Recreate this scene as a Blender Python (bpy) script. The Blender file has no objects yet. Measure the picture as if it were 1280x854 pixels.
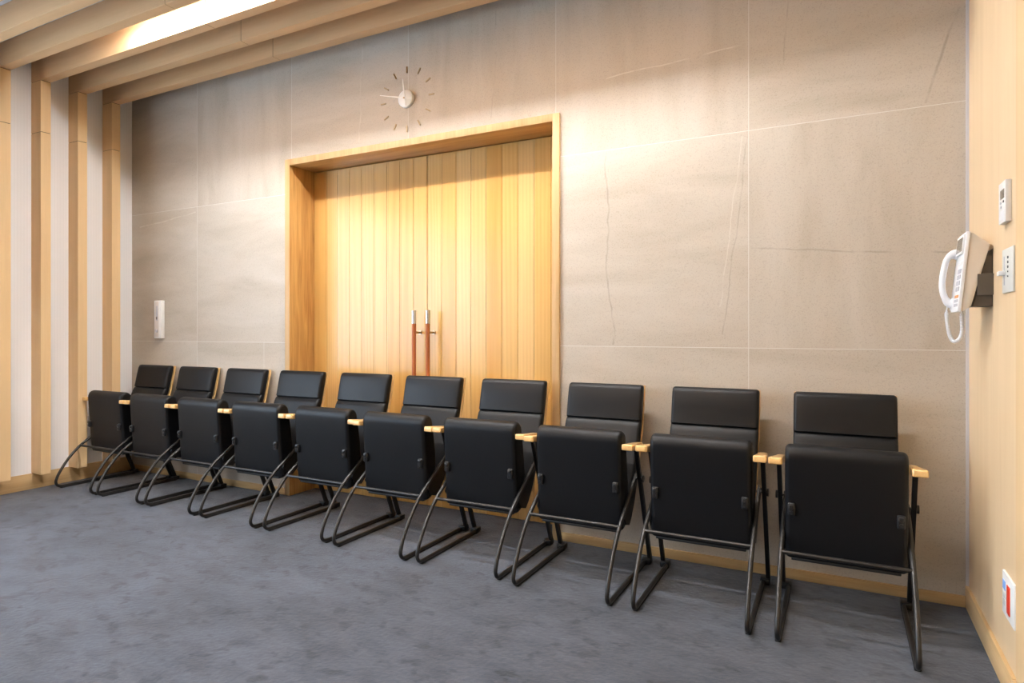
import bpy, bmesh, math, random
from mathutils import Vector, Matrix, noise
C = bpy.context.scene.collection
sc = bpy.context.scene
random.seed(4)

# ------------------------------------------------------------------ room numbers (metres)
H = 1.265            # camera height
D = 3.52             # back wall
XL, XR = -5.748, 0.530
YF = -3.4            # room goes on behind the photographer
ZC = 3.437           # ceiling
K = D / 3.5
def kx(v): return v * K
def kz(v): return H + (v - H) * K

# ------------------------------------------------------------------ helpers
def tag(o, label=None, cat=None, group=None, kind=None):
    if label: o['label'] = label
    if cat: o['category'] = cat
    if group: o['group'] = group
    if kind: o['kind'] = kind
    return o

def obj(name, bm, mat, parent=None, smooth=True, angle=35):
    me = bpy.data.meshes.new(name)
    bmesh.ops.recalc_face_normals(bm, faces=bm.faces)
    if smooth:
        lim = math.radians(angle)
        for f in bm.faces: f.smooth = True
        for e in bm.edges:
            if len(e.link_faces) == 2 and e.calc_face_angle(0) > lim: e.smooth = False
    bm.to_mesh(me); bm.free()
    mats = mat if isinstance(mat, (list, tuple)) else [mat]
    for m in mats: me.materials.append(m)
    o = bpy.data.objects.new(name, me); C.objects.link(o)
    if parent: o.parent = parent
    return o

def empty(name, loc, rz=0):
    o = bpy.data.objects.new(name, None); C.objects.link(o)
    o.location = loc; o.rotation_euler = (0, 0, rz); o.empty_display_size = .1
    return o

def box(bm, x0, x1, y0, y1, z0, z1, bev=0, seg=2, mi=0, M=None):
    r = bmesh.ops.create_cube(bm, size=1)
    vs = r['verts']
    for v in vs:
        v.co = Vector((x0 + (v.co.x + .5) * (x1 - x0), y0 + (v.co.y + .5) * (y1 - y0), z0 + (v.co.z + .5) * (z1 - z0)))
    es = list({e for v in vs for e in v.link_edges})
    if bev > 0:
        rr = bmesh.ops.bevel(bm, geom=es, offset=bev, segments=seg, affect='EDGES', profile=.5)
        vs = list({v for f in rr['faces'] for v in f.verts})
        fs = set(rr['faces']) | {f for v in vs for f in v.link_faces}
        vs = list({v for f in fs for v in f.verts})
    fs = {f for v in vs for f in v.link_faces}
    for f in fs: f.material_index = mi
    if M is not None:
        for v in {v for f in fs for v in f.verts}: v.co = M @ v.co
    return bm

def NB(): return bmesh.new()

def catmull(pts, n=6):
    P = [Vector(p) for p in pts]
    P = [P[0] * 2 - P[1]] + P + [P[-1] * 2 - P[-2]]
    out = []
    for i in range(1, len(P) - 2):
        a, b, c, d = P[i-1:i+3]
        for k in range(n):
            t = k / n
            out.append(.5 * ((2*b) + (c-a)*t + (2*a-5*b+4*c-d)*t*t + (3*b-a-3*c+d)*t**3))
    out.append(P[-2])
    return out

def tube(bm, pts, r, n=12, cap=True, mi=0):
    pts = [Vector(p) for p in pts]
    rings = []
    t0 = (pts[1] - pts[0]).normalized()
    up = Vector((1, 0, 0)) if abs(t0.x) < .9 else Vector((0, 0, 1))
    u = (up - t0 * up.dot(t0)).normalized()
    for i, p in enumerate(pts):
        a = pts[max(i-1, 0)]; b = pts[min(i+1, len(pts)-1)]
        t = (b - a).normalized()
        u = (u - t * u.dot(t)).normalized(); w = t.cross(u)
        rr = r[i] if isinstance(r, (list, tuple)) else r
        rings.append([bm.verts.new(p + (u * math.cos(k*2*math.pi/n) + w * math.sin(k*2*math.pi/n)) * rr) for k in range(n)])
    for A, B in zip(rings, rings[1:]):
        for k in range(n):
            bm.faces.new((A[k], A[(k+1) % n], B[(k+1) % n], B[k])).material_index = mi
    if cap:
        bm.faces.new(rings[0]).material_index = mi; bm.faces.new(list(reversed(rings[-1]))).material_index = mi
    return bm

def cyl(bm, a, b, r, n=20, mi=0, r2=None):
    return tube(bm, [a, b], [r, r2 if r2 is not None else r], n, True, mi)

def prism(bm, poly, axis, a, b, bev=0, seg=2, mi=0):
    """poly: 2-D points; axis 0: (y,z) extruded along x; 1: (x,z) along y; 2: (x,y) along z"""
    def mk(p, t):
        return ((t, p[0], p[1]), (p[0], t, p[1]), (p[0], p[1], t))[axis]
    A = [bm.verts.new(mk(p, a)) for p in poly]; B = [bm.verts.new(mk(p, b)) for p in poly]
    n = len(poly); fs = []
    fs.append(bm.faces.new(A)); fs.append(bm.faces.new(list(reversed(B))))
    for i in range(n):
        fs.append(bm.faces.new((A[i], B[i], B[(i+1) % n], A[(i+1) % n])))
    if bev:
        es = [e for e in {e for f in fs[:2] for e in f.edges}]
        bmesh.ops.bevel(bm, geom=es, offset=bev, segments=seg, affect='EDGES', profile=.5)
    for f in bm.faces: f.material_index = f.material_index or mi
    return bm

def pillow(bm, prof, hw, r, nx=10, seg=6, puff=0.0, puffdir=None):
    """closed (y,z) profile carried across x from -hw to hw, its ends rounded by r"""
    n = len(prof)
    P = [Vector(p) for p in prof]
    area = sum(P[i].x * P[(i+1) % n].y - P[(i+1) % n].x * P[i].y for i in range(n))
    sgn = 1 if area > 0 else -1
    N = []
    for i in range(n):
        t = (P[(i+1) % n] - P[i-1]).normalized()
        N.append(Vector((-t.y, t.x)) * sgn)        # inward
    st = []
    for k in range(seg + 1):
        a = math.pi / 2 * k / seg
        st.append((-hw + r * (1 - math.sin(a)), r * (1 - math.cos(a))))
    st = [(x, i) for x, i in reversed([(-hw + r * (1 - math.cos(math.pi/2*k/seg)), r * (1 - math.sin(math.pi/2*k/seg))) for k in range(seg+1)])][::-1]
    xs = st + [(-hw + r + (2*hw - 2*r) * k / nx, 0) for k in range(1, nx)] + [(-x, i) for x, i in reversed(st)]
    rings = []
    for x, ins in xs:
        b = puff * (1 - (x / hw) ** 2)
        ring = []
        for i in range(n):
            q = P[i] + N[i] * ins
            if puff and puffdir: q = q + Vector(puffdir[i]) * b
            ring.append(bm.verts.new((x, q.x, q.y)))
        rings.append(ring)
    for A, B in zip(rings, rings[1:]):
        for k in range(n): bm.faces.new((A[k], A[(k+1) % n], B[(k+1) % n], B[k]))
    bm.faces.new(rings[0]); bm.faces.new(list(reversed(rings[-1])))
    return bm

# ------------------------------------------------------------------ materials
def mat(name):
    m = bpy.data.materials.new(name); m.use_nodes = True
    nt = m.node_tree; nt.nodes.clear()
    out = nt.nodes.new('ShaderNodeOutputMaterial'); b = nt.nodes.new('ShaderNodeBsdfPrincipled')
    nt.links.new(b.outputs[0], out.inputs[0])
    return m, nt, b
def nd(nt, t, **kw):
    n = nt.nodes.new(t)
    for k, v in kw.items():
        if k.startswith('i_'): n.inputs[int(k[2:])].default_value = v
        else: setattr(n, k, v)
    return n
def rgb(c): return (c[0], c[1], c[2], 1)
def simple(name, col, rough=.5, metal=0, spec=.5, coat=0, bump=0, bscale=300):
    m, nt, b = mat(name)
    b.inputs['Base Color'].default_value = rgb(col); b.inputs['Roughness'].default_value = rough
    b.inputs['Metallic'].default_value = metal; b.inputs['Specular IOR Level'].default_value = spec
    b.inputs['Coat Weight'].default_value = coat
    tc = nd(nt, 'ShaderNodeTexCoord')
    nz = nd(nt, 'ShaderNodeTexNoise'); nz.inputs['Scale'].default_value = bscale; nz.inputs['Detail'].default_value = 4
    nt.links.new(tc.outputs['Object'], nz.inputs['Vector'])
    mr = nd(nt, 'ShaderNodeMapRange'); mr.inputs[3].default_value = max(.02, rough - .04); mr.inputs[4].default_value = rough + .04
    nt.links.new(nz.outputs[0], mr.inputs[0]); nt.links.new(mr.outputs[0], b.inputs['Roughness'])
    if bump:
        bp = nd(nt, 'ShaderNodeBump'); bp.inputs['Strength'].default_value = bump; bp.inputs['Distance'].default_value = .001
        nt.links.new(nz.outputs[0], bp.inputs['Height']); nt.links.new(bp.outputs[0], b.inputs['Normal'])
    return m
def ramp(nt, fac, stops):
    r = nd(nt, 'ShaderNodeValToRGB'); e = r.color_ramp.elements
    while len(e) < len(stops): e.new(.5)
    for k, (p, c) in enumerate(stops):
        e[k].position = p; e[k].color = rgb(c)
    nt.links.new(fac, r.inputs[0]); return r.outputs[0]
def mixc(nt, fac, a, b, mode='MIX'):
    m = nd(nt, 'ShaderNodeMix', data_type='RGBA', blend_type=mode)
    for s, v in ((m.inputs[0], fac), (m.inputs[6], a), (m.inputs[7], b)):
        if hasattr(v, 'links'): nt.links.new(v, s)
        elif isinstance(v, (int, float)): s.default_value = v
        else: s.default_value = rgb(v)
    return m.outputs[2]
def mth(nt, op, a, b=None, c=None):
    m = nd(nt, 'ShaderNodeMath', operation=op)
    for s, v in zip(m.inputs, (a, b, c)):
        if v is None: continue
        if hasattr(v, 'links'): nt.links.new(v, s)
        else: s.default_value = v
    return m.outputs[0]

def wood(name, light, dark, axis=2, rough=.45, coat=0, plank=0, plankaxis=0, grain=1.0, var=.25, off=0, spec=.4, figure=0, scale=1.0, extremes=None):
    """grain runs along the given axis; plank>0 splits the surface into boards of that width"""
    m, nt, b = mat(name)
    tc = nd(nt, 'ShaderNodeTexCoord')
    sep = nd(nt, 'ShaderNodeSeparateXYZ'); nt.links.new(tc.outputs['Object'], sep.inputs[0])
    vec = tc.outputs['Object']
    pid = None
    if plank:
        q = mth(nt, 'FLOOR', mth(nt, 'DIVIDE', mth(nt, 'ADD', sep.outputs[plankaxis], off), plank))
        wn = nd(nt, 'ShaderNodeTexWhiteNoise', noise_dimensions='1D'); nt.links.new(q, wn.inputs[1])
        pid = wn.outputs[0]
        vm = nd(nt, 'ShaderNodeVectorMath', operation='MULTIPLY_ADD')
        nt.links.new(wn.outputs[1], vm.inputs[0]); vm.inputs[1].default_value = (13, 17, 19)
        nt.links.new(vec, vm.inputs[2]); vec = vm.outputs[0]
    mp = nd(nt, 'ShaderNodeMapping'); nt.links.new(vec, mp.inputs[0])
    s = [14 * scale] * 3; s[axis] = .8 * scale
    mp.inputs['Scale'].default_value = s
    n1 = nd(nt, 'ShaderNodeTexNoise'); n1.inputs['Scale'].default_value = 1.0; n1.inputs['Detail'].default_value = 5; n1.inputs['Distortion'].default_value = .8
    nt.links.new(mp.outputs[0], n1.inputs[0])
    mp2 = nd(nt, 'ShaderNodeMapping'); nt.links.new(vec, mp2.inputs[0])
    s2 = [150 * scale] * 3; s2[axis] = 3 * scale
    mp2.inputs['Scale'].default_value = s2
    n2 = nd(nt, 'ShaderNodeTexNoise'); n2.inputs['Scale'].default_value = 1.0; n2.inputs['Detail'].default_value = 3
    nt.links.new(mp2.outputs[0], n2.inputs[0])
    f = mth(nt, 'ADD', mth(nt, 'MULTIPLY', n1.outputs[0], .65), mth(nt, 'MULTIPLY', n2.outputs[0], .35))
    if figure:
        wv = nd(nt, 'ShaderNodeTexWave', wave_type='RINGS', rings_direction='SPHERICAL'); 
        mp3 = nd(nt, 'ShaderNodeMapping'); nt.links.new(vec, mp3.inputs[0])
        s3 = [9 * scale] * 3; s3[axis] = .55 * scale; mp3.inputs['Scale'].default_value = s3
        nt.links.new(mp3.outputs[0], wv.inputs[0]); wv.inputs['Scale'].default_value = 2.2; wv.inputs['Distortion'].default_value = 2.5; wv.inputs['Detail'].default_value = 2
        f = mth(nt, 'ADD', mth(nt, 'MULTIPLY', f, 1 - figure), mth(nt, 'MULTIPLY', wv.outputs[1], figure))
    g = .5 * grain * .36
    col = ramp(nt, f, [(.5 - .2 / max(grain, .2), dark), (.5 + .14 / max(grain, .2), light)])
    if pid is not None:
        hi = tuple(min(1, c * (1 + var)) for c in light); lo = tuple(c * (1 - var * (1, 1.25, 1.6)[i]) for i, c in enumerate(light))
        if extremes: lo, hi = extremes
        tint = ramp(nt, pid, [(0, lo), (.35, light), (.7, light), (1, hi)])
        col = mixc(nt, .5, col, tint)
        # thin dark line at each board edge
        fr = mth(nt, 'FRACT', mth(nt, 'DIVIDE', mth(nt, 'ADD', sep.outputs[plankaxis], off), plank))
        ed = mth(nt, 'LESS_THAN', mth(nt, 'MINIMUM', fr, mth(nt, 'SUBTRACT', 1, fr)), .0011 / plank)
        col = mixc(nt, mth(nt, 'MULTIPLY', ed, .45), col, tuple(c * .4 for c in dark))
    nt.links.new(col, b.inputs['Base Color'])
    b.inputs['Roughness'].default_value = rough; b.inputs['Specular IOR Level'].default_value = spec
    b.inputs['Coat Weight'].default_value = coat; b.inputs['Coat Roughness'].default_value = .18
    bp = nd(nt, 'ShaderNodeBump'); bp.inputs['Strength'].default_value = .12; bp.inputs['Distance'].default_value = .001
    nt.links.new(n2.outputs[0], bp.inputs['Height']); nt.links.new(bp.outputs[0], b.inputs['Normal'])
    return m

M = {}
M['beam_wood'] = wood('maple veneer along x', (.68, .455, .255), (.58, .37, .19), axis=0, grain=.6, rough=.5)
M['fin_wood'] = wood('maple veneer upright', (.77, .55, .31), (.66, .45, .235), axis=2, grain=.6, rough=.5)
M['panel_wood'] = wood('maple wall panel', (.78, .585, .37), (.68, .49, .29), axis=2, grain=.6, rough=.42)
M['door_wood'] = wood('golden cedar boards', (.68, .42, .135), (.46, .235, .05), axis=2, plank=.1215, plankaxis=0, off=2.63, grain=.7, rough=.3, coat=.35, figure=.22,
                      extremes=((.60, .31, .06), (.78, .56, .27)))
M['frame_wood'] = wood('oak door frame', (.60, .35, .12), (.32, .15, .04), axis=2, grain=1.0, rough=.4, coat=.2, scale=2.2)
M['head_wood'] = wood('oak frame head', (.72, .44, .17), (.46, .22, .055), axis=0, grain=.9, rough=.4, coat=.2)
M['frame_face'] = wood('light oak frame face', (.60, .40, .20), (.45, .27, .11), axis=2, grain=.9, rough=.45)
M['base_wood'] = wood('oak baseboard', (.60, .41, .20), (.42, .25, .095), axis=0, grain=.9, rough=.45, scale=1.6)
M['base_wood_y'] = wood('maple baseboard', (.66, .46, .24), (.52, .33, .15), axis=1, grain=.8, rough=.45)
M['arm_wood'] = wood('lacquered beech', (.80, .52, .22), (.66, .38, .13), axis=1, grain=.8, rough=.28, coat=.5, scale=2)
M['shell_wood'] = wood('beech ply shell', (.78, .52, .24), (.64, .38, .14), axis=2, grain=.8, rough=.35, coat=.3, scale=2)
M['grip_wood'] = wood('red hardwood grip', (.40, .12, .035), (.26, .065, .018), axis=2, grain=.9, rough=.4, scale=3)
M['steel'] = simple('brushed steel', (.62, .60, .57), .28, 1, bscale=500)
M['brass'] = simple('satin brass', (.55, .42, .26), .35, 1)
M['clockmetal'] = simple('champagne metal', (.42, .33, .20), .4, .5)
M['clockdark'] = simple('dark gold metal', (.30, .20, .10), .35, 1)
M['ivory'] = simple('ivory enamel', (.93, .91, .86), .3)
M['black_metal'] = simple('black lacquered steel tube', (.020, .018, .017), .36, .35, spec=.6, bscale=8)
M['black_flat'] = simple('black steel bar', (.010, .010, .011), .45, .2)
M['rubber'] = simple('black rubber', (.012, .012, .012), .8)
M['plastic_black'] = simple('black moulded plastic', (.012, .012, .013), .35)
M['white_plastic'] = simple('white plastic', (.82, .81, .79), .38)
M['phone_front'] = simple('white phone plastic', (.84, .84, .86), .32)
M['phone_body'] = simple('warm white phone housing', (.70, .62, .52), .42)
M['grey_bracket'] = simple('dark taupe plastic', (.085, .07, .055), .5)
M['plate'] = simple('pale grey switch plate', (.66, .66, .62), .4)
M['lcd'] = simple('grey lcd', (.20, .18, .15), .2)
M['dark_dot'] = simple('dark button', (.05, .05, .05), .4)
M['grey_key'] = simple('light grey key', (.52, .52, .56), .5)
M['red'] = simple('red socket face', (.75, .05, .02), .4)
M['blue'] = simple('light blue label', (.22, .42, .85), .5)
M['orange'] = simple('orange key', (.8, .35, .1), .5)
M['alu'] = simple('white aluminium corner strip', (.62, .62, .66), .4, .1)

def leather():
    m, nt, b = mat('black leather')
    b.inputs['Base Color'].default_value = (.0035, .0037, .0048, 1)
    b.inputs['Specular IOR Level'].default_value = .28
    tc = nd(nt, 'ShaderNodeTexCoord')
    vo = nd(nt, 'ShaderNodeTexVoronoi'); vo.inputs['Scale'].default_value = 520
    nt.links.new(tc.outputs['Object'], vo.inputs[0])
    nz = nd(nt, 'ShaderNodeTexNoise'); nz.inputs['Scale'].default_value = 5; nz.inputs['Detail'].default_value = 3
    nt.links.new(tc.outputs['Object'], nz.inputs[0])
    mr = nd(nt, 'ShaderNodeMapRange'); mr.inputs[3].default_value = .38; mr.inputs[4].default_value = .5
    nt.links.new(nz.outputs[0], mr.inputs[0]); nt.links.new(mr.outputs[0], b.inputs['Roughness'])
    h = mth(nt, 'ADD', mth(nt, 'MULTIPLY', vo.outputs[0], .35), mth(nt, 'MULTIPLY', nz.outputs[0], 5))
    bp = nd(nt, 'ShaderNodeBump'); bp.inputs['Strength'].default_value = .22; bp.inputs['Distance'].default_value = .0012
    nt.links.new(h, bp.inputs['Height']); nt.links.new(bp.outputs[0], b.inputs['Normal'])
    return m
M['leather'] = leather()

def carpet():
    m, nt, b = mat('blue grey cut pile carpet')
    tc = nd(nt, 'ShaderNodeTexCoord'); v = tc.outputs['Object']
    def noise_(scale, det, stretch=(1, 1, 1), dist=0, rot=0):
        mp = nd(nt, 'ShaderNodeMapping'); mp.inputs['Scale'].default_value = stretch; mp.inputs['Rotation'].default_value = (0, 0, rot)
        nt.links.new(v, mp.inputs[0])
        n = nd(nt, 'ShaderNodeTexNoise'); n.inputs['Scale'].default_value = scale; n.inputs['Detail'].default_value = det; n.inputs['Distortion'].default_value = dist
        n.inputs['Roughness'].default_value = .6
        nt.links.new(mp.outputs[0], n.inputs[0]); return n.outputs[0]
    big = noise_(1.1, 6, (1, 1.5, 1), .2, .5)
    foot = noise_(5.0, 5, (1, 1.7, 1), .15, .5)
    foot2 = noise_(8.5, 2, (1, 1.3, 1), .1, 1.2)
    fine = noise_(330, 2)
    mid = noise_(45, 4)
    c1 = ramp(nt, big, [(.38, (.055, .065, .090)), (.62, (.090, .104, .140))])
    c2 = ramp(nt, foot, [(.36, (.66, .66, .68)), (.55, (1, 1, 1)), (.75, (1.06, 1.06, 1.06))])
    c2 = mixc(nt, 1, c2, ramp(nt, foot2, [(.35, (.55, .55, .57)), (.43, (1, 1, 1))]), 'MULTIPLY')
    c3 = ramp(nt, fine, [(.3, (.50, .50, .50)), (.7, (1.0, 1.0, 1.0))])
    c4 = ramp(nt, mid, [(.3, (.80, .80, .80)), (.7, (1.0, 1.0, 1.0))])
    c = mixc(nt, 1, c1, c2, 'MULTIPLY'); c = mixc(nt, 1, c, c3, 'MULTIPLY'); c = mixc(nt, 1, c, c4, 'MULTIPLY')
    nt.links.new(c, b.inputs['Base Color']); b.inputs['Roughness'].default_value = 1
    b.inputs['Specular IOR Level'].default_value = .1
    b.inputs['Sheen Weight'].default_value = .25; b.inputs['Sheen Roughness'].default_value = .5
    hh = mth(nt, 'ADD', mth(nt, 'MULTIPLY', fine, .5), mth(nt, 'ADD', mid, mth(nt, 'MULTIPLY', foot, .6)))
    bp = nd(nt, 'ShaderNodeBump'); bp.inputs['Strength'].default_value = .6; bp.inputs['Distance'].default_value = .006
    nt.links.new(hh, bp.inputs['Height']); nt.links.new(bp.outputs[0], b.inputs['Normal'])
    return m
M['carpet'] = carpet()

TX0, TA, TZ1, TZH = kx(-.4177), kx(1.0984), kz(1.1765), 1.1396 * K
def stone():
    m, nt, b = mat('sandstone porcelain tiles')
    tc = nd(nt, 'ShaderNodeTexCoord'); v = tc.outputs['Object']
    sp = nd(nt, 'ShaderNodeSeparateXYZ'); nt.links.new(v, sp.inputs[0]); X, Z = sp.outputs[0], sp.outputs[2]
    ux = mth(nt, 'DIVIDE', mth(nt, 'SUBTRACT', X, TX0), TA); uz = mth(nt, 'DIVIDE', mth(nt, 'SUBTRACT', Z, TZ1), TZH)
    cmb = nd(nt, 'ShaderNodeCombineXYZ'); nt.links.new(mth(nt, 'FLOOR', ux), cmb.inputs[0]); nt.links.new(mth(nt, 'FLOOR', uz), cmb.inputs[1])
    wn = nd(nt, 'ShaderNodeTexWhiteNoise', noise_dimensions='3D'); nt.links.new(cmb.outputs[0], wn.inputs[0])
    vm = nd(nt, 'ShaderNodeVectorMath', operation='MULTIPLY_ADD'); nt.links.new(wn.outputs[1], vm.inputs[0]); vm.inputs[1].default_value = (9, 0, 7)
    nt.links.new(v, vm.inputs[2]); tv = vm.outputs[0]
    def ns(scale, det, st=(1, 1, 1), dist=0, src=None, rough=.55):
        mp = nd(nt, 'ShaderNodeMapping'); mp.inputs['Scale'].default_value = st; nt.links.new(src or tv, mp.inputs[0])
        n = nd(nt, 'ShaderNodeTexNoise'); n.inputs['Scale'].default_value = scale; n.inputs['Detail'].default_value = det; n.inputs['Distortion'].default_value = dist
        n.inputs['Roughness'].default_value = rough
        nt.links.new(mp.outputs[0], n.inputs[0]); return n.outputs[0]
    # bedding runs along x in some tiles, upright in others
    ba = ns(1.6, 6, (.7, 1, 3.2), .5); bb = ns(1.6, 6, (3.2, 1, .7), .5)
    sel = mth(nt, 'GREATER_THAN', wn.outputs[0], .5)
    mx = nd(nt, 'ShaderNodeMix'); nt.links.new(sel, mx.inputs[0]); nt.links.new(ba, mx.inputs[2]); nt.links.new(bb, mx.inputs[3])
    bed = mx.outputs[0]
    c = ramp(nt, bed, [(.30, (.45, .395, .325)), (.5, (.51, .455, .385)), (.70, (.555, .50, .435))])
    speck = ns(170, 3, src=v)
    c = mixc(nt, 1, c, ramp(nt, speck, [(.30, (.84, .83, .82)), (.47, (1, 1, 1))]), 'MULTIPLY')
    # a few natural veins, each where it runs: (upright?, at, from, to, slope, wobble, width, colour, strength)
    def vein(up, at, lo, hi, slope, wob, wid, colr, k, seed):
        A_, T_ = (X, Z) if up else (Z, X)
        cb = nd(nt, 'ShaderNodeCombineXYZ'); nt.links.new(mth(nt, 'ADD', T_, seed), cb.inputs[0])
        wb = nd(nt, 'ShaderNodeTexNoise'); wb.inputs['Scale'].default_value = 2.2; wb.inputs['Detail'].default_value = 5; nt.links.new(cb.outputs[0], wb.inputs[0])
        base = mth(nt, 'ADD', mth(nt, 'MULTIPLY', mth(nt, 'SUBTRACT', T_, lo), slope), mth(nt, 'ADD', mth(nt, 'MULTIPLY', mth(nt, 'SUBTRACT', wb.outputs[0], .5), wob), at))
        d = mth(nt, 'ABSOLUTE', mth(nt, 'SUBTRACT', A_, base))
        mr = nd(nt, 'ShaderNodeMapRange', interpolation_type='SMOOTHSTEP'); nt.links.new(d, mr.inputs[0]); mr.inputs[1].default_value = 0; mr.inputs[2].default_value = wid
        mr.inputs[3].default_value = k; mr.inputs[4].default_value = 0
        msk = mth(nt, 'MULTIPLY', mth(nt, 'GREATER_THAN', T_, lo), mth(nt, 'LESS_THAN', T_, hi))
        br_ = nd(nt, 'ShaderNodeMapRange'); nt.links.new(ns(7, 3, src=v), br_.inputs[0]); br_.inputs[1].default_value = .35; br_.inputs[2].default_value = .55
        return mth(nt, 'MULTIPLY', mth(nt, 'MULTIPLY', mr.outputs[0], msk), br_.outputs[0]), colr
    dk, pl = (.26, .22, .18), (.82, .79, .74)
    for args in ((True, kx(-1.165), kz(1.186), kz(2.30), -.03, .16, .008, dk, .55, 1.3),
                 (True, kx(-.56), kz(1.395), kz(2.29), .125, .10, .005, pl, .25, 5.1),
                 (True, kx(-.545), kz(1.25), kz(2.29), .125, .12, .006, dk, .4, 5.4),
                 (False, kz(1.70), kx(-.407), kx(.52), -.09, .07, .007, dk, .5, 9.7),
                 (True, kx(.36), kz(2.33), kz(2.75), .30, .08, .010, dk, .5, 12.1),
                 (True, kx(-.26), kz(2.55), kz(2.95), .10, .10, .006, dk, .35, 14.6),
                 (False, kz(2.735), kx(-1.2), kx(-.45), .05, .05, .006, pl, .45, 17.3),
                 (True, kx(-3.05), kz(2.62), kz(3.3), .04, .10, .006, pl, .3, 21.0),
                 (True, kx(-1.95), kz(2.62), kz(3.3), .03, .14, .007, dk, .3, 24.0),
                 (False, kz(2.20), kx(-5.6), kx(-4.83), .09, .06, .008, pl, .4, 27.3)):
        vmk, vc = vein(*args)
        c = mixc(nt, vmk, c, vc)
    # joints
    def line(u, size, w):
        f = mth(nt, 'FRACT', u); d = mth(nt, 'MINIMUM', f, mth(nt, 'SUBTRACT', 1, f))
        return mth(nt, 'LESS_THAN', d, w / size)
    lx = line(ux, TA, .0016); lz = line(uz, TZH, .0016)
    # one cut joint low by the left end
    cut = mth(nt, 'MULTIPLY', mth(nt, 'LESS_THAN', mth(nt, 'ABSOLUTE', mth(nt, 'SUBTRACT', X, kx(-4.013))), .0014), mth(nt, 'LESS_THAN', Z, TZ1))
    j = mth(nt, 'MAXIMUM', mth(nt, 'MAXIMUM', lx, lz), cut)
    c = mixc(nt, j, c, (.64, .62, .59))
    nt.links.new(c, b.inputs['Base Color']); b.inputs['Roughness'].default_value = .62; b.inputs['Specular IOR Level'].default_value = .3
    hh = mth(nt, 'SUBTRACT', mth(nt, 'ADD', mth(nt, 'MULTIPLY', speck, .25), bed), mth(nt, 'MULTIPLY', j, 2))
    bp = nd(nt, 'ShaderNodeBump'); bp.inputs['Strength'].default_value = .25; bp.inputs['Distance'].default_value = .002
    nt.links.new(hh, bp.inputs['Height']); nt.links.new(bp.outputs[0], b.inputs['Normal'])
    return m
M['stone'] = stone()

def ribbed():
    m, nt, b = mat('white ribbed wall lining')
    tc = nd(nt, 'ShaderNodeTexCoord'); sp = nd(nt, 'ShaderNodeSeparateXYZ'); nt.links.new(tc.outputs['Object'], sp.inputs[0])
    s = mth(nt, 'SINE', mth(nt, 'MULTIPLY', sp.outputs[1], 2 * math.pi / .022))
    c = ramp(nt, s, [(0, (.775, .765, .775)), (1, (.80, .79, .80))])
    nt.links.new(c, b.inputs['Base Color']); b.inputs['Roughness'].default_value = .7
    bp = nd(nt, 'ShaderNodeBump'); bp.inputs['Strength'].default_value = .05; bp.inputs['Distance'].default_value = .001
    nt.links.new(s, bp.inputs['Height']); nt.links.new(bp.outputs[0], b.inputs['Normal'])
    return m
M['ribbed'] = ribbed()
M['ceil'] = simple('grey ceiling board', (.50, .50, .54), .8, bump=.3, bscale=120)
def emit(name, col, s):
    m = bpy.data.materials.new(name); m.use_nodes = True; nt = m.node_tree; nt.nodes.clear()
    o = nt.nodes.new('ShaderNodeOutputMaterial'); e = nt.nodes.new('ShaderNodeEmission')
    e.inputs[0].default_value = rgb(col); e.inputs[1].default_value = s; nt.links.new(e.outputs[0], o.inputs[0]); return m
M['lamp'] = emit('lit diffuser', (1.0, .99, .975), 90)

def glass_mat():
    m = bpy.data.materials.new('clear glass'); m.use_nodes = True; nt = m.node_tree; nt.nodes.clear()
    o = nt.nodes.new('ShaderNodeOutputMaterial'); t = nt.nodes.new('ShaderNodeBsdfTransparent'); g = nt.nodes.new('ShaderNodeBsdfGlossy'); x = nt.nodes.new('ShaderNodeMixShader')
    g.inputs['Roughness'].default_value = .02; x.inputs[0].default_value = .06
    nt.links.new(t.outputs[0], x.inputs[1]); nt.links.new(g.outputs[0], x.inputs[2]); nt.links.new(x.outputs[0], o.inputs[0]); return m

# ------------------------------------------------------------------ room shell
bm = NB(); box(bm, XL - .15, XR + .15, YF, D + .45, -.08, 0); tag(obj('floor', bm, M['carpet'], smooth=False), 'blue grey cut pile carpet with faint footprints', kind='structure')

# door opening numbers
FX0, FX1 = kx(-3.766), kx(-1.487)       # outer faces of frame
FZ = kz(2.577); FT = .045               # head height, board thickness
DY = 3.762                              # door plane
# stone wall with opening
bm = NB()
box(bm, XL - .15, FX0 + .01, D, D + .16, -.02, ZC + .05)
box(bm, FX1 - .01, XR + .15, D, D + .16, -.02, ZC + .05)
box(bm, FX0 + .01, FX1 - .01, D, D + .16, FZ - .01, ZC + .05)
box(bm, FX0 - .3, FX1 + .3, DY + .0605, DY + .12, -.02, ZC + .05)  # unseen boxes added behind and around the door to block outside light
box(bm, FX0 - .3, FX0 - .001, D + .1605, DY + .061, -.02, ZC + .05)
box(bm, FX1 + .001, FX1 + .3, D + .1605, DY + .061, -.02, ZC + .05)
box(bm, FX0 - .3, FX1 + .3, D + .1605, DY + .061, FZ + .001, FZ + .1)
tag(obj('wall_back', bm, M['stone'], smooth=False), 'beige sandstone tiled wall with thin pale joints', kind='structure')
WY0, WY1, WZ0, WZ1 = -2.9, 1.7, .75, 2.95
bm = NB()
box(bm, XL - .15, XL, WY1, D, -.02, ZC + .05); box(bm, XL - .15, XL, YF, WY0, -.02, ZC + .05)
box(bm, XL - .15, XL, WY0, WY1, -.02, WZ0); box(bm, XL - .15, XL, WY0, WY1, WZ1, ZC + .05)
tag(obj('wall_left', bm, M['ribbed'], smooth=False), 'white finely ribbed wall behind the upright timber fins', kind='structure')
bm = NB()
for k in range(4):
    y = WY0 + (WY1 - WY0 - .05) * k / 3; box(bm, XL - .11, XL - .03, y, y + .05, WZ0, WZ1, .003)
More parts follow.
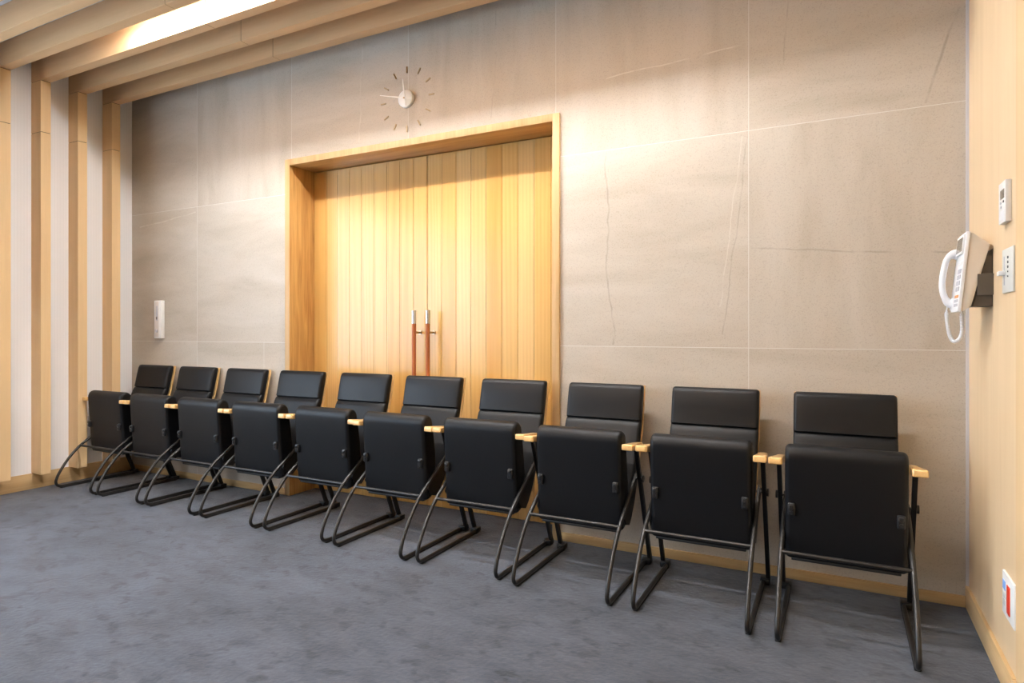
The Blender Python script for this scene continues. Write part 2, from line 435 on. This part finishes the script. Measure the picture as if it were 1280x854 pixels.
box(bm, XL - .11, XL - .03, WY0, WY1, WZ0, WZ0 + .05, .003); box(bm, XL - .11, XL - .03, WY0, WY1, WZ1 - .05, WZ1, .003)
win = tag(obj('window_1', bm, M['alu']), 'window frame beyond the edge of the photo', kind='structure')
bm = NB(); box(bm, XL - .073, XL - .067, WY0 + .02, WY1 - .02, WZ0 + .02, WZ1 - .02)
obj('pane', bm, glass_mat(), win, smooth=False)
bm = NB(); box(bm, XL - .15, XR + .15, YF - .12, YF, -.02, ZC + .05); tag(obj('wall_front', bm, simple('taupe plaster', (.12, .09, .055), .8), smooth=False), 'taupe wall behind the photographer', kind='structure')
bm = NB()
box(bm, XR, XR + .02, 2.645, D, .0, ZC + .05)
box(bm, XR - .004, XR + .02, YF, 2.641, .0, ZC + .05, mi=1)
box(bm, XR + .015, XR + .15, YF, D, -.02, ZC + .05)
tag(obj('wall_right', bm, [M['panel_wood'], M['fin_wood']], smooth=False), 'pale maple panelled wall carrying the telephone', kind='structure')
# hidden-from-frame ceiling goes on with the same timber battens over the rest of the room
PITCH = .275; BW = .073; BZ = 3.258
Y0 = 2.708
bm = NB(); box(bm, XL, XR, YF, D, ZC, ZC + .08)
for k in range(3, 23):
    y = Y0 - k * PITCH
    if y > YF: box(bm, XL, XR, y, y + BW, BZ, ZC + .001, mi=1)
tag(obj('ceiling', bm, [M['ceil'], M['beam_wood']], smooth=False), 'grey ceiling between the timber beams', kind='structure')

bm = NB(); box(bm, XL, FX0, D - .012, D, 0, .052, .002); box(bm, FX1, XR - .012, D - .012, D, 0, .052, .002)
tag(obj('baseboard_back', bm, M['base_wood']), 'low oak baseboard under the stone wall', kind='structure')
bm = NB(); box(bm, XL, XL + .012, YF, D - .012, 0, .125, .002); tag(obj('baseboard_left', bm, M['base_wood_y']), 'oak baseboard under the white wall and fins', kind='structure')
bm = NB(); box(bm, XR - .014, XR, 2.645, D, 0, .100, .002); box(bm, XR - .016, XR, YF, 2.641, 0, .100, .002)
tag(obj('baseboard_right', bm, M['base_wood_y']), 'maple baseboard under the panelled wall', kind='structure')
bm = NB(); box(bm, XR - .012, XR - .0002, D - .008, D - .0002, .1, ZC)
tag(obj('trim_1', bm, M['alu'], smooth=False), 'slim pale metal strip in the corner of the stone and maple walls', kind='structure')

# door frame
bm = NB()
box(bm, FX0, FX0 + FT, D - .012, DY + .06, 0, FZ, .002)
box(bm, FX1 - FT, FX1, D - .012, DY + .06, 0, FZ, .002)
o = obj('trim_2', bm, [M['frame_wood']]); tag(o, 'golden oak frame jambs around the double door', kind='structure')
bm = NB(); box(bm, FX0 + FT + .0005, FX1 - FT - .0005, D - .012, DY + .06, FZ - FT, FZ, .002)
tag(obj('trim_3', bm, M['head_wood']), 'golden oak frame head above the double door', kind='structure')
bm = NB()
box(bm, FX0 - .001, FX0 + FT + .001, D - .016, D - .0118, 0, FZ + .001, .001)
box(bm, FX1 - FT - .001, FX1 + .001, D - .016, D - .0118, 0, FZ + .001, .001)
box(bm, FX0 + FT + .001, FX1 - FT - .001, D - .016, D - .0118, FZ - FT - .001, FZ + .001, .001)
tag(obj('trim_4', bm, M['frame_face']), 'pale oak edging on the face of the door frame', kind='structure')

XS = (FX0 + FX1) / 2
def leaf(name, x0, x1, hx, lab):
    bm = NB()
    x = x0
    w = (x1 - x0) / 9
    for k in range(9):
        box(bm, x0 + k * w + .0006, x0 + (k + 1) * w - .0006, DY, DY + .04, .006, FZ - FT - .004, .0012, 1)
    d = tag(obj(name, bm, M['door_wood']), lab, kind='structure')
    hy = DY - .078
    bm = NB(); cyl(bm, (hx, hy, .80), (hx, hy, kz(1.318)), .0155, 24)
    h = obj('door_handle', bm, M['grip_wood'], d); h['label'] = 'tall red hardwood bar handle with steel ends'
    bm = NB()
    cyl(bm, (hx, hy, kz(1.3185)), (hx, hy, kz(1.412)), .0165, 24)
    cyl(bm, (hx, hy, .71), (hx, hy, .7995), .0165, 24)
    obj('end_cap', bm, M['steel'], h, angle=30)
    for z in (kz(1.255), .86):
        bm = NB(); cyl(bm, (hx, hy, z), (hx, DY, z), .008, 16); cyl(bm, (hx, DY - .008, z), (hx, DY, z), .015, 20)
        obj('mount', bm, M['brass'], h, angle=30)
leaf('door_1', FX0 + FT + .002, XS - .002, XS - .06, 'left leaf of the golden cedar double door')
leaf('door_2', XS + .002, FX1 - FT - .002, XS + .06, 'right leaf of the golden cedar double door')

# ------------------------------------------------------------------ ceiling beams and upright fins
def beam(y):
    xj = kx(-3.625)
    bm = NB()
    box(bm, XL + .001, xj - .002, y, y + BW, BZ, ZC - .001, .0012, 1)
    box(bm, xj + .002, XR - .001, y, y + BW, BZ, ZC - .001, .0012, 1)
    box(bm, xj - .003, xj + .003, y + .002, y + BW - .002, BZ + .002, ZC - .002, mi=1)
    return obj('ceiling_beam', bm, [M['beam_wood'], M['rubber']])
bl = {1: 'maple ceiling beam directly beside the stone wall, next to no light',
      0: 'second maple ceiling beam out from the stone wall',
      -1: 'maple ceiling beam whose side is washed white by the strip light',
      -2: 'maple ceiling beam on the room side of the strip light',
      -3: 'maple ceiling beam farthest from the stone wall, at the top edge'}
ks = {2: 1, 1: 0, 0: -1, -1: -2, -2: -3}
for k, l in ks.items():
    o = beam(Y0 + k * PITCH)
    tag(o, bl[l], 'beam', 'maple beams under the ceiling', 'thing')
FXF = -5.607
fl = {2: 'upright maple fin closest to the stone wall, behind the end chair',
      1: 'upright maple fin touched by the arm of the end chair',
      0: 'upright maple fin just clear of the row of chairs',
      -1: 'upright maple fin cut by the edge of the photo'}
for k in (2, 1, 0, -1):
    y = Y0 + k * PITCH; zs = kz(2.838)
    bm = NB()
    box(bm, XL + .0005, FXF, y, y + BW, .126, zs - .002, .0012, 1)
    box(bm, XL + .0005, FXF, y, y + BW, zs + .002, BZ - .004, .0012, 1)
    box(bm, XL + .001, FXF - .004, y + .004, y + BW - .004, zs - .003, zs + .003, mi=1)
    box(bm, XL + .001, FXF - .004, y + .004, y + BW - .004, BZ - .005, BZ - .0005, mi=1)
    tag(obj('timber_fin', bm, [M['fin_wood'], M['rubber']]), fl[k], 'fin', 'upright maple fins on the white wall', 'thing')

# strip lights, one in every eighth gap
LXE = -.45
def striplight(y0, y1, name_root, lab):
    t = tag(empty(name_root, ((-4.37 + LXE) / 2, (y0 + y1) / 2, ZC)), lab, 'light')
    cx, cy = t.location.x, t.location.y
    hx = (LXE + 4.37) / 2; hy = (y1 - y0) / 2
    bm = NB(); box(bm, -hx, hx, -hy, hy, -.048, -.001, .002)
    obj('housing', bm, M['white_plastic'], t)
    bm = NB(); box(bm, -hx + .004, hx - .004, -hy + .004, hy - .004, -.054, -.0485)
    obj('diffuser', bm, M['lamp'], t, smooth=False)
striplight(2.520, 2.600, 'strip_light', 'long glowing strip light between two ceiling beams')
for k, lab in ((8, 'strip light over the middle of the room, outside the photo'), (16, 'strip light over the far end of the room, outside the photo')):
    striplight(2.520 - k * PITCH, 2.600 - k * PITCH, 'strip_light', lab)

# ------------------------------------------------------------------ chair
def make_chair():
    t = empty('folding_chair', (0, 0, 0))
    # seat tipped up: its underside faces the room.  y is measured from the world in the nominal pose, z from the floor
    oy = 2.81
    def Yp(l): return [(a - oy, b) for a, b in l]
    seatp = [Vector((a, b - .006 * (b > .6), 0)) for a, b in [(3.012, .60), (3.006, .70), (3.007, .738), (3.020, .764), (3.046, .777), (3.076, .772), (3.099, .752), (3.111, .715),
             (3.128, .62), (3.142, .50), (3.142, .40), (3.130, .325), (3.104, .288), (3.070, .274), (3.044, .277), (3.034, .295), (3.026, .40), (3.019, .50)]]
    cl = catmull([seatp[-1]] + seatp + [seatp[0]], 4)
    prof = [(p.x - oy, p.y) for p in cl[4:-4]][:-1]
    # drop duplicate closing points
    pr = []
    for p in prof:
        if not pr or (Vector(p) - Vector(pr[-1])).length > .001: pr.append(p)
    while (Vector(pr[0]) - Vector(pr[-1])).length < .001: pr.pop()
    bm = NB(); pillow(bm, pr, .230, .022)
    seat = obj('seat', bm, M['leather'], t, angle=60)
    for s in (-1, 1):
        x = s * .2025; y = 3.019 - oy
        bm = NB()
        box(bm, x - .0145, x + .0145, y - .017, y + .004, .468, .522, .006, 3)
        box(bm, x - .009, x + .009, y - .023, y - .014, .500, .516, .003, 2)
        cyl(bm, (x, y - .021, .484), (x, y - .014, .484), .007, 16)
        obj('latch', bm, M['plastic_black'], seat)
    bm = NB(); box(bm, -.205, .205, 3.036 - oy, 3.070 - oy, .268, .280, .003)
    obj('seat_edge_rail', bm, M['black_flat'], seat)
    # backrest
    front = [(3.452, .967), (3.436, .962), (3.424, .94), (3.408, .87), (3.394, .80), (3.389, .782), (3.399, .7735), (3.385, .765), (3.372, .74), (3.342, .66), (3.290, .55), (3.238, .45), (3.205, .36)]
    back = [(3.222, .338), (3.246, .352), (3.290, .445), (3.342, .54), (3.392, .645), (3.428, .74), (3.455, .85), (3.476, .945), (3.472, .964)]
    prof = Yp(front + back)
    pdir = [(-1, .2)] * 13 + [(0, 0)] * 9
    bm = NB(); pillow(bm, prof, .219, .016, seg=5, puff=.006, puffdir=pdir)
    br = obj('backrest', bm, M['leather'], t, angle=50)
    sub = catmull([Vector((a - oy, b, 0)) for a, b in [(3.252, .345), (3.293, .435), (3.345, .53), (3.396, .638), (3.434, .74), (3.460, .85), (3.481, .962)]], 4)
    A = [(p.x, p.y) for p in sub]; B = [(p.x + .010, p.y) for p in sub]
    bm = NB(); prism(bm, A + B[::-1], 0, -.2200, .2200, .002, 2)
    sh = obj('backrest_shell', bm, M['shell_wood'], br); sh['label'] = 'curved beech ply shell'
    # steel frame
    for s in (-1, 1):
        x = s * .240
        pth = [(3.245, .512), (3.165, .462), (3.060, .392), (2.955, .318), (2.868, .228), (2.803, .130), (2.778, .072), (2.777, .045), (2.790, .025), (2.815, .017), (2.86, .0165), (2.95, .0165), (3.20, .0165), (3.425, .0165)]
        bm = NB(); tube(bm, catmull([(x, a - oy, b) for a, b in pth], 5), .0105, 14)
        leg = obj('leg', bm, M['black_metal'], t); leg['label'] = 'bent black steel tube'
        for yy in (2.825, 3.395):
            bm = NB(); box(bm, x - .0115, x + .0115, yy - .016 - oy, yy + .016 - oy, 0, .012, .003)
            obj('foot_pad', bm, M['rubber'], leg)
        bm = NB(); box(bm, x - .0105, x + .0105, 2.838 - oy, 3.382 - oy, .0015, .011, .002)
        obj('rail_runner', bm, M['rubber'], leg)
        # flat link plate behind the tube
        bm = NB(); prism(bm, Yp([(3.262, .528), (3.245, .524), (3.15, .462), (3.062, .392), (3.040, .345), (3.075, .300), (3.13, .285), (3.165, .315), (3.215, .385), (3.262, .47), (3.272, .50)]), 0, x - s * .002, x - s * .008, .001, 1)
        obj('link_plate', bm, M['black_flat'], t)
        # rear post to the arm
        xp = s * .2635
        a = Vector((xp, 3.428 - oy, .006)); b = Vector((xp, 3.150 - oy, .688)); dv = (b - a).normalized(); q = dv.cross(Vector((1, 0, 0))).normalized()
        bm = NB()
        cs = [(-.0095, -.014), (.0095, -.014), (.0095, .014), (-.0095, .014)]
        r0 = [bm.verts.new(a + Vector((u, 0, 0)) + q * w) for u, w in cs]; r1 = [bm.verts.new(b + Vector((u, 0, 0)) + q * w) for u, w in cs]
        for i in range(4): bm.faces.new((r0[i], r0[(i+1) % 4], r1[(i+1) % 4], r1[i]))
        bm.faces.new(r0); bm.faces.new(r1[::-1])
        bmesh.ops.bevel(bm, geom=bm.edges[:], offset=.003, segments=2, affect='EDGES')
        for v in bm.verts: v.co.z = max(v.co.z, .001)
        post = obj('post', bm, M['black_flat'], t)
        bm = NB(); box(bm, min(x - s * .012, xp + s * .009), max(x - s * .012, xp + s * .009), 3.385 - oy, 3.44 - oy, .004, .034, .004)
        obj('rear_clamp', bm, M['black_flat'], post)
        bm = NB(); cyl(bm, (x - s * .012, 3.225 - oy, .503), (s * .279, 3.225 - oy, .503), .006, 14); cyl(bm, (s * .2735, 3.225 - oy, .503), (s * .2832, 3.225 - oy, .503), .0185, 24)
        obj('pivot_knob', bm, M['plastic_black'], post)
        # arm
        poly = [(.245, 0), (.290, 0), (.2945, .006), (.2945, .07), (.289, .09), (.277, .105), (.275, .17), (.280, .215), (.276, .245), (.256, .252), (.240, .235),
                (.236, .20), (.244, .13), (.247, .105), (.242, .09), (.238, .07), (.238, .006)]
        poly = [(s * u, v) for u, v in poly]
        bm = NB(); prism(bm, poly, 2, 0, .030, .006, 3)
        R = Matrix.Translation((0, 2.992 - oy, .686)) @ Matrix.Rotation(math.radians(-6.5), 4, 'X')
        for v in bm.verts: v.co = R @ v.co
        obj('armrest', bm, M['arm_wood'], t)
        bm = NB(); box(bm, s * .2635 - .012, s * .2635 + .012, 3.06 - oy, 3.19 - oy, .662, .672, .002)
        for v in bm.verts: v.co.z += -(v.co.y - (3.13 - oy)) * .11 + .003
        obj('arm_bracket', bm, M['black_flat'], t)
    bm = NB(); cyl(bm, (-.240, 2.958 - oy, .322), (.240, 2.958 - oy, .322), .0088, 16)
    obj('crossbar', bm, M['black_metal'], t)
    return t

proto = make_chair()
proto_children = [(c, list(c.children)) for c in proto.children]
pos = [(-5.324, 2.830, .0), (-4.752, 2.830, .002), (-4.161, 2.826, -.004), (-3.558, 2.822, .002), (-2.956, 2.824, -.002),
       (-2.362, 2.805, .001), (-1.772, 2.808, .004), (-1.175, 2.778, -.002), (-.574, 2.780, .002), (.022, 2.770, -.002)]
lab = ['black leather tip-up chair at the far end, against the white wall and its fins',
       'black leather tip-up chair second from the white wall, near the slim white wall unit',
       'black leather tip-up chair third from the white wall, in front of bare stone tiles',
       'black leather tip-up chair fourth from the white wall, before the door frame jamb',
       'black leather tip-up chair in front of the double door leaf farther from the telephone',
       'black leather tip-up chair standing right under the two long door handles',
       'black leather tip-up chair before the door leaf nearer the telephone, against its jamb',
       'black leather tip-up chair third from the maple wall, first one clear of the door',
       'black leather tip-up chair second from the maple wall, over the tall tile joint',
       'black leather tip-up chair at the near end, beside the maple wall with the telephone']
for i, (x, y, rz) in enumerate(pos):
    if i == 0: c = proto
    else:
        c = proto.copy(); C.objects.link(c)
        for ch, subs in proto_children:
            d = ch.copy(); C.objects.link(d); d.parent = c
            for g in subs:
                e = g.copy(); C.objects.link(e); e.parent = d
    c.location = (x, y, 0); c.rotation_euler = (0, 0, rz)
    tag(c, lab[i], 'chair', 'black folding chairs lined up along the wall')

first_two = [o for o in C.objects if o.parent is None and o.get('label') in lab[:2]]
for c in first_two:
    for ch in c.children:
        if ch.name.startswith('armrest'): ch.location.x = -.0125 if ch.data.vertices[0].co.x > 0 else .0125

# ------------------------------------------------------------------ clock without a dial
ck = tag(empty('wall_clock', (kx(-2.624), D, kz(2.853))), 'numberless wall clock with separate bar markers and two pale hands above the door', 'clock')
bm = NB(); cyl(bm, (0, -.0005, 0), (0, -.022, 0), .060, 48); 
cyl(bm, (0, -.022, 0), (0, -.026, 0), .060, 48, r2=.055)
obj('hub', bm, M['ivory'], ck, angle=50)
for h in range(12):
    a = math.radians(30 * h)
    bm = NB(); box(bm, -.0045, .0045, -.007, -.0003, .182, .226, .001, 1)
    R = Matrix.Rotation(a, 4, 'Y')
    for v in bm.verts: v.co = R @ v.co
    obj('hour_marker', bm, M['clockdark'] if h in (0, 11) else M['clockmetal'], ck)
def hand(name, ang, L, tail, w, y, m):
    bm = NB(); prism(bm, [(-w, -tail), (w, -tail), (w * 1.1, 0), (w * .35, L), (-w * .35, L), (-w * 1.1, 0)], 1, y, y - .003, .0005, 1)
    R = Matrix.Rotation(math.radians(ang), 4, 'Y')
    for v in bm.verts: v.co = R @ v.co
    return obj(name, bm, m, ck)
hand('hour_hand', 353.5, .135, .05, .0065, -.029, M['ivory'])
hand('minute_hand', 284, .215, .07, .0055, -.033, M['ivory'])
bm = NB(); cyl(bm, (0, -.026, 0), (0, -.039, 0), .006, 16); obj('spindle', bm, M['brass'], ck)

# ------------------------------------------------------------------ slim unit on the stone wall at left
yw = D
ux0, ux1, uz0, uz1 = -5.372, -5.274, kz(1.203), kz(1.534)
wu = tag(empty('wall_control_unit', ((ux0 + ux1) / 2, yw, uz0)), 'slim tall white control unit on the stone tiles beside the white wall', 'wall unit')
hw = (ux1 - ux0) / 2; hh = uz1 - uz0
bm = NB(); box(bm, -hw, hw, -.034, -.0004, 0, hh, .003); obj('housing', bm, M['white_plastic'], wu)
bm = NB(); box(bm, -.034, .018, -.0358, -.0335, .012, hh - .012, .001); obj('cover', bm, simple('cream cover', (.70, .66, .61), .45), wu)
bm = NB(); box(bm, -.018, .004, -.0372, -.0356, .155, .285, .0008); obj('slot', bm, M['grey_key'], wu)
bm = NB(); box(bm, -.012, -.001, -.042, -.0368, .165, .190, .002); obj('slider', bm, M['lcd'], wu)
bm = NB(); cyl(bm, (-.007, -.0355, .065), (-.007, -.046, .065), .013, 20); obj('knob', bm, M['grey_key'], wu, angle=40)

# ------------------------------------------------------------------ things on the maple wall
xw = XR
# room temperature controller
th = tag(empty('thermostat', (xw, 2.765, 1.64)), 'small white room controller with a grey display, above the switch plate', 'thermostat')
bm = NB(); box(bm, -.0185, -.0003, -.05, .05, .005, .150, .002); obj('housing', bm, M['white_plastic'], th)
bm = NB(); box(bm, -.0195, -.018, -.038, .020, .090, .122, .0004); obj('display', bm, M['lcd'], th)
for (a, b) in ((-.025, .078), (.015, .078), (.010, .063)):
    bm = NB(); box(bm, -.0200, -.018, a - .007, a + .007, b - .004, b + .004, .0005); obj('button', bm, M['dark_dot' if a < 0 else 'grey_key'], th)
bm = NB(); box(bm, -.0192, -.018, -.035, .035, .015, .050, .0004); obj('flap', bm, M['phone_front'], th)

sw = tag(empty('switch_plate', (xw, 2.745, 1.40)), 'pale grey switch plate with a slider and a column of dark buttons', 'switch')
bm = NB(); box(bm, -.007, -.0003, -.078, .078, .0, .155, .002); obj('plate', bm, M['plate'], sw)
for k in range(5):
    bm = NB(); cyl(bm, (-.0065, -.012, .122 - k * .0165), (-.009, -.012, .122 - k * .0165), .0048 if k < 3 else .003, 12); obj('button', bm, M['dark_dot'], sw)
bm = NB(); box(bm, -.0078, -.0066, .038, .050, .028, .130, .0003); obj('slot', bm, M['grey_key'], sw)
bm = NB(); box(bm, -.026, -.007, .028, .062, .062, .078, .002); obj('slider', bm, M['white_plastic'], sw)

so = tag(empty('outlet_plate', (xw, 2.725, .262)), 'white outlet plate with a red insert and blue label, low on the maple wall', 'outlet')
bm = NB(); box(bm, -.009, -.0003, -.085, .085, 0, .152, .003); obj('plate', bm, M['white_plastic'], so)
bm = NB(); box(bm, -.0115, -.0085, -.032, .010, .025, .122, .001); obj('red_insert', bm, M['red'], so)
bm = NB(); box(bm, -.0100, -.0085, .035, .076, .090, .122, .0003); obj('blue_label', bm, M['blue'], so)
bm = NB(); box(bm, -.0105, -.0085, .035, .070, .035, .055, .0006); box(bm, -.0105, -.0085, .035, .070, .060, .080, .0006); obj('socket', bm, M['plate'], so)

# telephone: built in a local frame (x from the wall, y along it, z up) with its near side at y=0
ph = tag(empty('wall_telephone', (xw, 3.0, 1.33)), 'white desk telephone on a dark tilted bracket with its coiled cord hanging down', 'telephone')
def PX(x): return x - .527
def PZ(z): return z - 1.33
body = [(.452, 1.650), (.462, 1.648), (.517, 1.602), (.512, 1.585), (.456, 1.362), (.432, 1.344), (.424, 1.346)]
bm = NB(); prism(bm, [(PX(a), PZ(b)) for a, b in body], 1, .0, .165, .004, 2)
bd = obj('housing', bm, M['phone_body'], ph)
# front panel: thin slab following the front face, overhanging a little
f0 = Vector((PX(.450), PZ(1.654))); f1 = Vector((PX(.4195), PZ(1.342))); fd = (f1 - f0).normalized(); fn = Vector((fd.y, -fd.x)) 
if fn.x > 0: fn = -fn
def fp(s, o): p = f0.lerp(f1, s) + fn * o; return (p.x, p.y)
bm = NB(); prism(bm, [fp(0, -.004), fp(0, .008), fp(1, .008), fp(1, -.004)], 1, -.003, .170, .002, 2)
fr = obj('front_panel', bm, M['phone_front'], ph)
def onface(name, s0, s1, y0, y1, o0, o1, m, par):
    bm = NB(); prism(bm, [fp(s0, o0), fp(s0, o1), fp(s1, o1), fp(s1, o0)], 1, y0, y1, .0006, 1); return obj(name, bm, m, par)
onface('screen_bezel', .03, .27, .012, .160, .007, .0145, M['white_plastic'], fr)
onface('display', .06, .24, .022, .150, .0140, .0152, M['lcd'], fr)
for r in range(4):
    for c_ in range(3):
        onface('key', .46 + r * .075, .46 + r * .075 + .052, .018 + c_ * .026, .018 + c_ * .026 + .019, .0078, .0105, M['grey_key'], fr)
for r in range(2):
    for c_ in range(4):
        onface('key', .31 + r * .06, .31 + r * .06 + .04, .012 + c_ * .021, .012 + c_ * .021 + .016, .0078, .0100, M['white_plastic'], fr)
for r in range(3):
    onface('key', .79 + r * .055, .79 + r * .055 + .035, .014, .095, .0078, .0100, M['orange'] if r == 0 else M['grey_key'], fr)
# bracket
bm = NB()
prism(bm, [(PX(.527), PZ(1.585)), (PX(.527), PZ(1.362)), (PX(.462), PZ(1.362)), (PX(.505), PZ(1.565))], 1, .012, .150, .002, 1)
box(bm, PX(.476), PX(.5268), -.001, .012, PZ(1.405), PZ(1.487), .001, 1)
br = obj('bracket', bm, M['grey_bracket'], ph)
bm = NB()
for k in range(5):
    z = PZ(1.565) - k * .036; x = PX(.503) - k * .0092
    box(bm, x - .006, x + .006, .006, .013, z - .008, z + .006, .001, 1)
obj('bracket_tooth', bm, M['rubber'], br)
# handset, a C shape on the far side of the face
hp = catmull([(PX(.442), .0, PZ(1.582)), (PX(.418), .0, PZ(1.582)), (PX(.398), 0, PZ(1.560)), (PX(.386), 0, PZ(1.500)), (PX(.383), 0, PZ(1.450)), (PX(.390), 0, PZ(1.410)), (PX(.404), 0, PZ(1.385)), (PX(.424), 0, PZ(1.380))], 5)
n = len(hp); bm = NB(); rings = []
for i, p in enumerate(hp):
    a, b = hp[max(i-1, 0)], hp[min(i+1, n-1)]; t = (b - a).normalized(); nn = Vector((t.z, 0, -t.x))
    e = abs(i / (n - 1) - .5) * 2
    th_ = .0115 + .028 * max(0, e - .5); wd = .021 + .006 * max(0, e - .6)
    ring = []
    for k in range(16):
        an = k * math.pi / 8; cx_, sy_ = math.cos(an), math.sin(an)
        cx_ = math.copysign(abs(cx_) ** .7, cx_); sy_ = math.copysign(abs(sy_) ** .7, sy_)
        ring.append(bm.verts.new(p + nn * th_ * cx_ + Vector((0, wd * sy_ + .172, 0))))
    rings.append(ring)
for A, B in zip(rings, rings[1:]):
    for k in range(16): bm.faces.new((A[k], A[(k+1) % 16], B[(k+1) % 16], B[k]))
bm.faces.new(rings[0]); bm.faces.new(rings[-1][::-1])
hs = obj('handset', bm, M['phone_front'], ph, angle=50)
bm = NB(); box(bm, PX(.412), PX(.440), .150, .196, PZ(1.350), PZ(1.372), .004); box(bm, PX(.436), PX(.456), .150, .196, PZ(1.575), PZ(1.612), .004)
prism(bm, [(PX(.458), PZ(1.61)), (PX(.440), PZ(1.61)), (PX(.412), PZ(1.355)), (PX(.430), PZ(1.352))], 1, .150, .196, .002, 1)
obj('cradle', bm, M['phone_front'], ph)
# coiled cord
cp = catmull([(PX(.401), .172, PZ(1.372)), (PX(.398), .172, PZ(1.340)), (PX(.401), .165, PZ(1.290)), (PX(.408), .155, PZ(1.245)), (PX(.420), .140, PZ(1.222)), (PX(.436), .120, PZ(1.235)), (PX(.442), .100, PZ(1.270)), (PX(.438), .085, PZ(1.320)), (PX(.436), .080, PZ(1.350))], 30)
L = [0]
for a, b in zip(cp, cp[1:]): L.append(L[-1] + (b - a).length)
pts = []
for i, p in enumerate(cp):
    a, b = cp[max(i-1, 0)], cp[min(i+1, len(cp)-1)]; t = (b - a).normalized(); u = t.cross(Vector((0, 1, 0))).normalized(); w = t.cross(u)
    f = L[i] / L[-1]; r = .0056 * min(1, max(0, (f - .06) / .05), max(0, (.97 - f) / .05)); an = L[i] / .0064 * 2 * math.pi
    pts.append((p, t, u, w, r, an))
dense = []
N_ = 760
for j in range(N_):
    s = j / (N_ - 1) * (len(pts) - 1); i = min(int(s), len(pts) - 2); fr_ = s - i
    P0, P1 = pts[i], pts[i+1]
    an = P0[5] * (1 - fr_) + P1[5] * fr_; r = P0[4] * (1 - fr_) + P1[4] * fr_
    p = P0[0].lerp(P1[0], fr_); dense.append(p + (P0[2] * math.cos(an) + P0[3] * math.sin(an)) * r)
bm = NB(); tube(bm, dense, .0025, 6); obj('coiled_cord', bm, M['phone_front'], ph)

# ------------------------------------------------------------------ daylight through the window in the left wall
w = bpy.data.worlds.new('world'); sc.world = w; w.use_nodes = True
bg = w.node_tree.nodes['Background']; bg.inputs[0].default_value = (.68, .83, 1.0, 1); bg.inputs[1].default_value = 6.3
pl_ = bpy.data.lights.new('window_portal', 'AREA'); pl_.shape = 'RECTANGLE'; pl_.size = WY1 - WY0; pl_.size_y = WZ1 - WZ0; pl_.cycles.is_portal = True
po = bpy.data.objects.new('window_portal', pl_); C.objects.link(po); po.location = (XL - .16, (WY0 + WY1) / 2, (WZ0 + WZ1) / 2); po.rotation_euler = Vector((1, 0, 0)).to_track_quat('-Z', 'Z').to_euler()

# ------------------------------------------------------------------ camera
cam = bpy.data.cameras.new('camera'); co = bpy.data.objects.new('camera', cam); C.objects.link(co); sc.camera = co
F = 787.0
cam.sensor_width = 36; cam.lens = F / 1280 * 36
th_ = math.atan(408 / 787.)
co.location = (0, 0, H); co.rotation_euler = (math.pi / 2, 0, th_)
cam.shift_y = -(427 - 414.05) / 1280
cam.clip_start = .02
sc.view_settings.view_transform = 'Standard'; sc.view_settings.look = 'None'; sc.view_settings.gamma = 1; sc.view_settings.use_curve_mapping = False
sc.view_settings.exposure = 0.78
